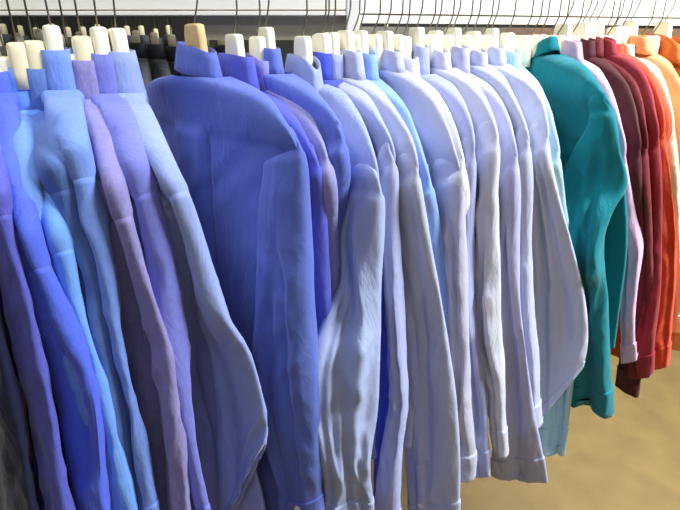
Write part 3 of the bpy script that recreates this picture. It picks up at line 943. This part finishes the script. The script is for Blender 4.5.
hb = empty('header_board', (-.3, Yb, zof(15, Yb)))
tag(hb, 'long white header board with a dark groove across the top behind the hanger hooks', 'board')
mb = MB(); mb.box((-1.6, Yb, zof(9.5, Yb)), (.012, Yb + .04, zof(9.5, Yb) + .45)); mb.build('panel', M_panel, hb, smooth=False, bevel=.002)
mb = MB(); mb.box((-1.6, Yb + .008, zof(11, Yb)), (.012, Yb + .04, zof(9.5, Yb))); mb.build('groove', M_lip, hb, smooth=False)
mb = MB(); mb.box((-1.6, Yb - .004, zof(15.5, Yb)), (.012, Yb + .04, zof(11, Yb))); mb.build('lip', M_panel, hb, smooth=False, bevel=.001)
mb = MB(); mb.box((-.32, Yb + .03, zof(40, Yb)), (.02, Yb + .04, zof(15, Yb) + .05))
o = mb.build('beige_panel', M_beige, smooth=False, origin=(-.2, Yb + .03, ZC)); tag(o, 'beige board behind the hooks left of the white post', 'board')
o = MB(); o.box((.014, Yb + .0, zof(60, Yb)), (.044, Yb + .04, zof(14, Yb) + .45))
o = o.build('upright_post', M_post, smooth=False, bevel=.003, origin=(.04, Yb, 0)); tag(o, 'white steel post standing between the two boards behind the shirts', 'post')

# second run of fixtures, receding to the right
def seg2(s0, s1, zlo, zhi, off, th=.03):
    a = np.array([.05, Yb + .03, 0]); dr = np.array([math.cos(.26), math.sin(.26), 0]); nr = np.array([-dr[1], dr[0], 0])
    mb = MB(); c = a + dr * (s0 + s1) / 2 + nr * (off + th / 2) + np.array([0, 0, (zlo + zhi) / 2])
    mb.obox(c, dr * (s1 - s0) / 2, nr * th / 2, np.array([0, 0, (zhi - zlo) / 2])); return mb


z2 = zof(15.5, Yb + .05)
b2 = empty('header_board', (.5, Yb + .1, z2))
tag(b2, 'white fixture board behind the hooks on the right, with a cream upper edge', 'board')
seg2(-.02, 1.5, z2 + .004, z2 + .30, 0).build('panel', M_panel, b2, smooth=False)
seg2(-.02, 1.5, z2, z2 + .004, .006).build('groove', M_lip, b2, smooth=False)
seg2(-.02, 1.5, z2 - .016, z2, -.004).build('lip', M_panel, b2, smooth=False)
seg2(.0, 1.5, z2 - .12, z2 - .022, .05).build('back_panel', M_panel, b2, smooth=False)
seg2(-.0, 1.5, z2 + .085, z2 + .11, -.02, .02).build('rib', M_ivory, b2, smooth=False)

# ------------------------------------------------------------------ room
def room(name, lo, hi, m):
    mb = MB(); mb.box(lo, hi); o = mb.build(name, m, smooth=False); o['kind'] = 'structure'; return o


room('floor', (-3.5, -3, -.1), (4.5, 5.2, 0), M_floor)
room('ceiling', (-3.5, -3, 2.8), (4.5, 5.2, 2.9), M_ceil)
room('wall_back', (-3.5, 5.1, 0), (4.5, 5.2, 2.8), M_wall)
room('wall_front', (-3.5, -3.0, 0), (4.5, -2.9, 2.8), M_wall)
room('wall_left', (-3.5, -2.9, 0), (-3.4, 5.1, 2.8), M_wall)
room('wall_right', (4.4, -2.9, 0), (4.5, 5.1, 2.8), M_wall)

m_em, nt, b = new_mat('lamp_diffuser')
b.inputs['Base Color'].default_value = (1, 1, 1, 1)
b.inputs['Emission Color'].default_value = (1, .97, .9, 1)
b.inputs['Emission Strength'].default_value = 3.0


def ceiling_lamp(x, y, lx, ly, power, label, col=(.93, .97, 1)):
    e = empty('ceiling_light', (x, y, 2.75)); tag(e, label, 'ceiling light', 'ceiling lights above the aisle')
    mb = MB(); mb.box((x - lx / 2 - .03, y - ly / 2 - .03, 2.75), (x + lx / 2 + .03, y + ly / 2 + .03, 2.80)); mb.build('housing', M_post, e, smooth=False)
    mb = MB(); mb.box((x - lx / 2, y - ly / 2, 2.742), (x + lx / 2, y + ly / 2, 2.75)); mb.build('diffuser', m_em, e, smooth=False)
    ld = bpy.data.lights.new('tube_light', 'AREA'); ld.shape = 'RECTANGLE'; ld.size = lx; ld.size_y = ly
    ld.energy = power; ld.color = col
    lo = bpy.data.objects.new('tube_light', ld); COL.objects.link(lo); lo.location = (x, y, 2.73)


ceiling_lamp(1.9, .5, .35, .9, 200, 'long ceiling light above the aisle to the right')
ceiling_lamp(-.7, .55, .4, 1.0, 17, 'added ceiling fill light to the left, for the board and shoulder tops')  # added lamp, put in to brighten the header board and shoulder tops
ceiling_lamp(.6, 2.4, 1.5, .4, 45, 'long ceiling light behind the rack')
ceiling_lamp(.2, -1.0, 1.4, .4, 12, 'long ceiling light behind the viewer')

w = bpy.data.worlds.new('world'); scene.world = w; w.use_nodes = True
w.node_tree.nodes['Background'].inputs[0].default_value = (.9, .95, 1, 1)
w.node_tree.nodes['Background'].inputs[1].default_value = .3

vs = scene.view_settings
vs.view_transform = 'Standard'; vs.look = 'None'; vs.gamma = 1; vs.use_curve_mapping = False
vs.exposure = -.1
